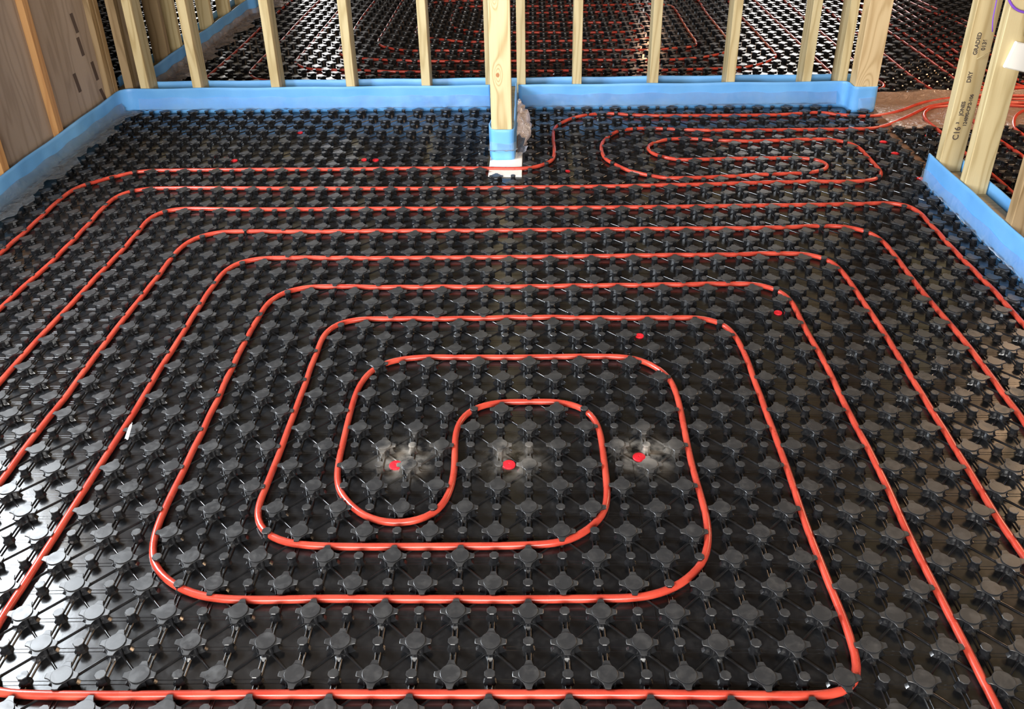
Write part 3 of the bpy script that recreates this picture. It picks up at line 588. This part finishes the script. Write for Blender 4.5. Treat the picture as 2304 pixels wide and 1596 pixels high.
# left partition of the far room
fl = board('wall_far_left', -2.09, -2.0, 3.45, 8.8, 0, .045, M_plate, axis='Y', kind='structure')
child_board(fl, 'sole_plate', -2.09, -2.0, 3.45, 8.8, .045, .09, M_plate, axis='Y')
for y, m_ in ((3.60, M_woodL), (3.99, M_woodL), (4.20, M_wood), (4.82, M_wood), (5.21, M_wood), (5.63, M_wood), (6.05, M_wood), (6.45, M_wood), (6.85, M_wood), (7.25, M_wood)):
    child_board(fl, 'stud', -2.09, -2.0, y, y+.045, .09, 2.42, m_)

# ---------------------------------------------------------------- mats
def nearpos(i, j): return warp(i, j)
def hide_near(x, y):
    if x < XL+.028 or y > YF-.012 or y < -1.9: return True
    if y < 2.27 and x > XR-.012: return True
    if x > 1.845: return True
    if y > 2.55 and -.062 < x < .125: return True
    if 2.37 < y <= 2.55 and -.03 < x < .115: return True
    if y > 3.16 and x > 1.72: return True
    return False
cells = [(i, j) for j in range(-46, 27) for i in range(-29, 28)]
studded_mat('studded_mat', 'black studded heating mat holding the red pipe spiral of the near room', cells, nearpos,
            [(XL, XR, -2.0, 2.24), (XL, -.034, 2.24, YF), (-.034, .113, 2.24, 2.35), (.113, 1.858, 2.24, YF), (-.034, -.018, 2.63, YF)], hide_near, 1)
X0 = 2.098 - P/2; XF = X0 - 25*P
def farpos(i, j): return XF + i*P, FARY - j*P
def hide_far(x, y): return x < -1.955 or y < YB+.03 or y > 8.8 or (x < 1.93 and y < YB + .035)
cells = [(i, j) for j in range(-62, 14) for i in range(-31, 60)]
studded_mat('studded_mat', 'black studded heating mat beyond the back partition, shining with window reflections', cells, farpos,
            [(-1.985, 4.6, YB+.008, 8.8)], hide_far, 2, ribs=False)
def hallpos(i, j): return X0 + i*P, 2.93 - .04 + j*P
def hide_hall(x, y): return x < 1.908 or y > 2.93 or y < -.5
cells = [(i, j) for j in range(-46, 2) for i in range(-3, 30)]
studded_mat('studded_mat', 'black studded heating mat of the hall on the right, beyond the stamped studs', cells, hallpos,
            [(1.895, 4.4, -.55, 2.935)], hide_hall, 1)
mb = MB(); mb.box(.4005, .4020, -1.6, 2.33, .001, .0026); mb.box(-1.95, 1.75, 1.0945, 1.0958, .001, .0022)
build(mb, 'panel_seam', M_side, bpy.data.objects['studded_mat'])
# mat seen through the left partition
def leftpos(i, j): return -2.2 - i*P, 3.3 + j*P
studded_mat('studded_mat', 'black studded heating mat glimpsed through gaps of left partition, past the dark cable', [(i, j) for j in range(0, 75) for i in range(0, 26)], leftpos,
            [(-4.2, -2.16, 3.2, 8.8)], lambda x, y: False, 2, nmax=60, ribs=False)

# ---------------------------------------------------------------- pipes
tube_relaxed('heating_pipe', PN, nearpos, lambda x, y: (round(x/P), round(-y/P)), .0084, M_pipe, label='long red heating pipe laid in a double spiral over the near room mat', category='pipe')
tube_relaxed('heating_pipe', PFAR, farpos, lambda x, y: (round((x-XF)/P), round((FARY-y)/P)), .0084, M_pipe, sides=8, label='red heating pipe spiral behind the back partition', category='pipe')
tube('heating_pipe', flat(PFL), .0084, M_pipe, sides=8, label='red pipe running straight back beside the blue strip of the far left partition', category='pipe')
tube('heating_pipe', flat(PFB), .0084, M_pipe, sides=8, label='red pipe whose end curls back round the right end post', category='pipe')
tube('heating_pipe', flat(PFA), .0084, M_pipe, sides=8, label='lowest straight red pipe right of the end post, running to the stamped stud', category='pipe')
for k, (a, b) in enumerate(HALL):
    ax, ay = a; bx, by = b; ye = 3.50 - .0 * k
    d = (bx-ax)/(by-ay)
    yt = 3.43 + .02*(k % 3) + .022*k*0
    pts = [(ax + d*(8-ay)*.2, 8.0, .0112), (ax, ay, .0112), (bx, by, .0112), (bx, 3.66 + .02*(7-k), .0112), (bx+.03, 3.56+.012*(7-k), .0112 + .002*k), (bx+.16, 3.50+.008*(7-k), .0112 + .0022*k), (bx+1.4, 3.48+.006*(7-k), .0112+.0022*k)]
    which = ('rightmost', 'second from the right', 'third from the right', 'fourth from the right', 'fourth from the left', 'third from the left', 'second from the left', 'leftmost')[k]
    tube('heating_pipe', pts, .0084, M_pipe, sides=8, label='%s of eight parallel red pipes between end post and stamped stud' % which, category='pipe', group='parallel red pipes in the hall')
tube('heating_pipe', [(x, y, .0112) for x, y in PLA], .0084, M_pipe, label='red pipe bending in a tight hook just left of the stamped stud', category='pipe')
tube('heating_pipe', [(x, y, .0112) for x, y in PLB], .0084, M_pipe, label='red pipe bending in a C just right of the second stud, under the bundle', category='pipe')
tube('heating_pipe', [(x, y, .0112) for x, y in PLC], .0084, M_pipe, label='red pipe coming toward the viewer right of the second stud, below the C bend', category='pipe')
for k, (l, z) in enumerate(BUND):
    which = ('topmost', 'second from the top', 'third from the top', 'fourth from the top', 'fifth from the top', 'lowest')[k]
    tube('heating_pipe', [(x, y, z) for x, y in l], .0084, M_pipe, sides=8, label='%s red pipe of the bundle at right edge, under white block' % which, category='pipe', group='bundled red pipes at the right edge')

# ---------------------------------------------------------------- blue edge strips
ST = .135
dl = [(x+.01, YF, .112, .0045) for x in (-.39, -.79, -1.18, -1.6)]
p_left = arc_path([(XL, -1.9), (XL, YF-.0), (-.055, YF)][:3], .06)
p_left = [Vector((v.x, v.y, 0)) for v in p_left][::-1]
s1 = ribbon('edge_strip', p_left, .001, ST, -.008, M_foam, dimples=[(a, b, c, -d) for a, b, c, d in dl], label='blue foam edge strip along the left wall and round the corner to the pine post', category='foam strip') if False else None
def strip(path, label, seed, dims=(), side=1, z1=ST, wave=.0016):
    return ribbon('edge_strip', path, .001, z1, .008*side, M_foam, wave=wave*side, dimples=[(a, b, c, d*side) for a, b, c, d in dims], seed=seed, label=label, category='foam strip')
# path direction: wall on its left hand side
pl = arc_path([(XL, -1.9), (XL, YF), (-.062, YF)], .06)
s1 = strip(pl, 'blue foam edge strip along left wall, turning the corner, ending at the knotty post', 3, [(x+.02, YF, .110, .0045) for x in (-.39, -.79, -1.18, -1.6)])
pr = arc_path([(.086, YF), (1.775, YF), (1.775, 3.188), (1.905, 3.188), (1.905, 3.30)], .025)
s2 = strip(pr, 'blue foam edge strip right of the knotty post, folded round the end post', 5, [(x, YF, .110, .005) for x in (.39, .785, 1.18, 1.57)] + [(1.86, 3.188, .105, .005)])
pn = arc_path([(-.028, YF-.002), (-.028, 2.75), (-.040, 2.62), (-.026, 2.540), (.078, 2.540), (.082, 2.62), (.080, YF-.002)], .022, .012)
s3 = strip(pn, 'blue foam strip looped round the foot of the knotty post', 8, z1=.148, wave=.002)
# right partition
pq = arc_path([(XR, 2.245), (XR, -2.5)], .02)
s4 = strip([v for v in pq], 'bright blue foam edge strip on the room side of the right partition', 11, [(XR, y, .1, .003) for y in (2.1, 1.85, 1.5)])
po = arc_path([(1.897, -2.5), (1.897, 2.245)], .02)
s5 = strip(po, 'blue foam strip on hall side of right partition, glimpsed between studs', 12)
# behind the back partition and along the far left partition
pb = arc_path([(1.93, YB+.0), (-1.96, YB+.0)], .02)
s6 = strip(pb, 'blue foam strip behind the sole plate of the back partition', 14, [(x, YB, .1, .004) for x in (.6, 1.3, -.5)])
pf = arc_path([(-1.985, YB+.03), (-1.975, 5.60), (-1.93, 5.62), (-1.93, 8.7)], .02)
s7 = strip(pf, 'blue foam strip running away along the far left partition', 15)
ph = arc_path([(-2.10, 8.7), (-2.10, 3.5)], .02)
s8 = strip(ph, 'blue foam strip behind the far left partition studs, by the dark cable', 16)

film([v for v in pl if v.y < YF-.03 and v.y > -1.6], -1, .075, .085, M_film, s1, 2, .010)
film([v for v in pl if v.y > YF-.04 and v.x > -1.93], -1, .085, .016, M_film, s1, 3, .010, lay=.010)
film([v for v in pr if v.y > YF-.02 and .10 < v.x < 1.74], -1, .085, .030, M_film, s2, 4, .012, lay=.020)
film([v for v in pr if v.y < 3.2 and 1.79 < v.x < 1.895], -1, .080, .020, M_film, s2, 5, .005, lay=.02)
film([v for v in pq if v.y > -1.9], -1, .070, .012, M_film, s4, 6, .006, lay=.012)
film([v for v in pf if v.y < 7.5], -1, .070, .115, M_filmb, s7, 7, .012)
film([v for v in pn if v.y < 2.56], -1, .090, .006, M_film, s3, 8, .004, lay=.055)
# loose film bunched at the right side of the nib
def sheet_film(name, f, nu, nv, m, parent=None, **props):
    mb = MB()
    for a in range(nu+1):
        for b in range(nv+1): mb.v.append(f(a/nu, b/nv))
    for a in range(nu):
        for b in range(nv):
            q = a*(nv+1)+b; mb.f.append([q, q+1, q+nv+2, q+nv+1]); mb.m.append(0)
    return build(mb, name, m, parent, smooth=True, **props)
r2 = random.Random(5); J1 = [[r2.uniform(-1, 1) for _ in range(40)] for _ in range(40)]
def ff(u, v):
    a, b = int(u*16), int(v*12); jj = J1[a][b]; kk = J1[b][a]
    y = 2.555 + u*.62; z = .012 + v*(.125 + .05*math.sin(u*4.2) + .02*jj)
    x = .088 + .055*math.sin(PI*min(1, v*1.15))*(.5+.6*math.sin(u*3.0+.4)) + .012*jj*(v > 0)
    return (max(x, .0885), y + .008*kk, z)
sheet_film('plastic_film', ff, 16, 12, M_bunch, s3)

# crumpled vapour film lying on bare chipboard in the corner beyond the end post
J2 = [[r2.uniform(-1, 1) for _ in range(60)] for _ in range(60)]
def fc(u, v):
    a, b = int(u*26), int(v*12)
    x = 1.905 + u*1.5; y = 2.90 + v*.52
    z = .004 + .010*max(0, math.sin(u*17+v*4)+.4*math.sin(v*13+u*5)) + .004*abs(J2[a][b])
    if v > .93: z += .03
    return (x, y, z)
sheet_film('vapour_film', fc, 26, 12, M_vap, label='crumpled clear brownish film on the bare boards right of the end post', category='plastic film')

# ---------------------------------------------------------------- small things
def cap(x, y, label, r=.0165, z=.0014):
    mb = MB(); n = 20
    ring_loft([[(r*k*math.cos(2*PI*q/n), r*k*math.sin(2*PI*q/n), h) for q in range(n)] for k, h in ((1, 0), (1, .0025), (.93, .0038), (.5, .0046), (.16, .0046), (.13, .0036))], 0, 0, mb)
    build(mb, 'fixing_cap', M_red, None, (x, y, z), label=label, category='cap', group='red fixing caps on the mats')
caps = [(-.183, .466, 'red fixing cap in dusty patch inside the left bend of the spiral', .0165, .0014), (.097, .468, 'red fixing cap in the middle of the innermost loop', .0165, .0014), (.421, .496, 'red fixing cap right of the innermost loop, ringed by dust', .0165, .0014),
        (.933, 1.195, 'red fixing cap near the upper right bend of a pipe loop', .013, .0014), (.482, 1.061, 'red fixing cap alone between two level pipe runs, upper centre', .013, .0014), (.311, 2.411, 'small red fixing cap right of the white board', .0115, .0014),
        (1.796, 2.747, 'red fixing cap at the mat seam, farthest of the three', .016, .0014), (1.796, 2.595, 'red fixing cap at the mat seam, middle of the three', .016, .0014), (1.796, 2.293, 'red fixing cap at the mat seam, beside the end of the right partition', .016, .0014),
        (2.086, 3.455, 'red fixing cap behind the crumpled film', .013, .012), (2.01, 2.83, 'red fixing cap right of the bare floor strip', .014, .0014), (-.992, 2.955, 'pale red cap alone left of centre near the back partition', .013, .0014),
        (-1.255, 2.606, 'left one of two red spots above topmost pipe run, far left', .015, .0014), (-1.209, 2.576, 'right one of two red spots above the topmost pipe run, far left', .015, .0014), (-.609, 2.573, 'left one of two red spots above the topmost pipe run, left of the post', .015, .0014), (-.557, 2.567, 'right one of two red spots above the topmost pipe run, left of the post', .015, .0014)]  # last four: plain red discs set on a row of red smudges
for c in caps: cap(*c[:3], c[3], c[4])

mb = MB(); mb.box(-.034, .112, 2.352, 2.640, 0, .008)
wbd = build(mb, 'insulation_board', M_white, label='white board showing in the cut-out of the mat at the foot of the knotty post', category='board')
bmx = bmesh.new(); bmx.from_mesh(wbd.data); bmesh.ops.bevel(bmx, geom=list(bmx.edges), offset=.0015, segments=1, affect='EDGES'); bmx.to_mesh(wbd.data); bmx.free()

r3 = random.Random(9)
def ftape(u, v):
    return (-.886 + .009*(v-.5)*(1-.6*u) + .006*math.sin(u*3), .545 + u*.046, .022 + .020*math.sin(u*2.2) + .003*math.sin(v*6+u*4))
tp = sheet_film('tape_scrap', ftape, 10, 4, M_tape, label='scrap of white tape sticking up beside a pipe at the left', category='tape')
sol = tp.modifiers.new('thickness', 'SOLIDIFY'); sol.thickness = .0008

# white block at the right edge, cables
blk = board('white_block', 1.818, 2.02, 1.905, 1.924, .555, .648, M_lid, ch=.004, axis='X', label='overexposed white block fixed to the stud at the right edge', category='block')
blk.rotation_euler = (0, 0.22, 0)
tube('black_cable', [(1.90, 1.905, .630), (1.875, 1.905, .655), (1.862, 1.905, .68), (1.861, 1.905, .72), (1.872, 1.905, .76), (1.90, 1.905, .79), (1.95, 1.905, .81)], .0075, M_black, label='thick black cable curving up from the white block', category='cable')
cl = tube('purple_cable', [(1.722, 1.905, .90), (1.728, 1.90, .84), (1.733, 1.90, .79), (1.731, 1.90, .75), (1.743, 1.90, .705)], .0022, M_purple, sides=6, label='thin end of purple cable hanging in front of the stamped stud', category='cable')
tube('purple_cable', [(1.735, 1.90, .98), (1.752, 1.90, .86), (1.775, 1.90, .80), (1.81, 1.90, .772), (1.85, 1.90, .765), (1.91, 1.90, .775)], .0045, M_purple, sides=8, label='loop of purple cable at the top right corner', category='cable')
tube('dark_cable', [(-2.108, 4.34, .0), (-2.10, 4.345, .12), (-2.094, 4.36, .3), (-2.10, 4.39, .55), (-2.11, 4.45, 1.1), (-2.1, 4.5, 2.3)], .008, M_black, sides=8, label='dark cable hanging down between the studs of the far left partition', category='cable')
child_board(stampst, 'splinter', 0, 0, 0, 0, 0, 0, M_tape) if False else None
spl = tube('splinter', [(1.840-wr.location.x-stampst.location.x, 2.155-wr.location.y-stampst.location.y, .543-.09), (1.887-wr.location.x-stampst.location.x, 2.150-wr.location.y-stampst.location.y, .578-.09)], .0016, M_wood, stampst, sides=5, sm=0)

# window frames out of the photograph's view, where the daylight comes in
def wframe(name, axis, c, a0, a1, z0, z1, t=.05):
    mb = MB()
    for lo, hi, b, d in ((a0, a1, z0, z0+t), (a0, a1, z1-t, z1), (a0, a0+t, z0, z1), (a1-t, a1, z0, z1), ((a0+a1)/2-t/2, (a0+a1)/2+t/2, z0, z1)):
        if axis == 'x': mb.box(c-.03, c+.03, lo, hi, b, d)
        else: mb.box(lo, hi, c-.03, c+.03, b, d)
    build(mb, name, M_frame, kind='structure')
wframe('window_1', 'x', -2.12, .6, 1.75, .95, 2.05)
wframe('window_2', 'y', 8.95, 2.5, 4.0, .12, 1.75)
wframe('window_3', 'y', 8.95, -4.2, -3.2, .12, 1.75)
wframe('window_4', 'y', -3.25, -2.0, 1.2, .75, 2.2)
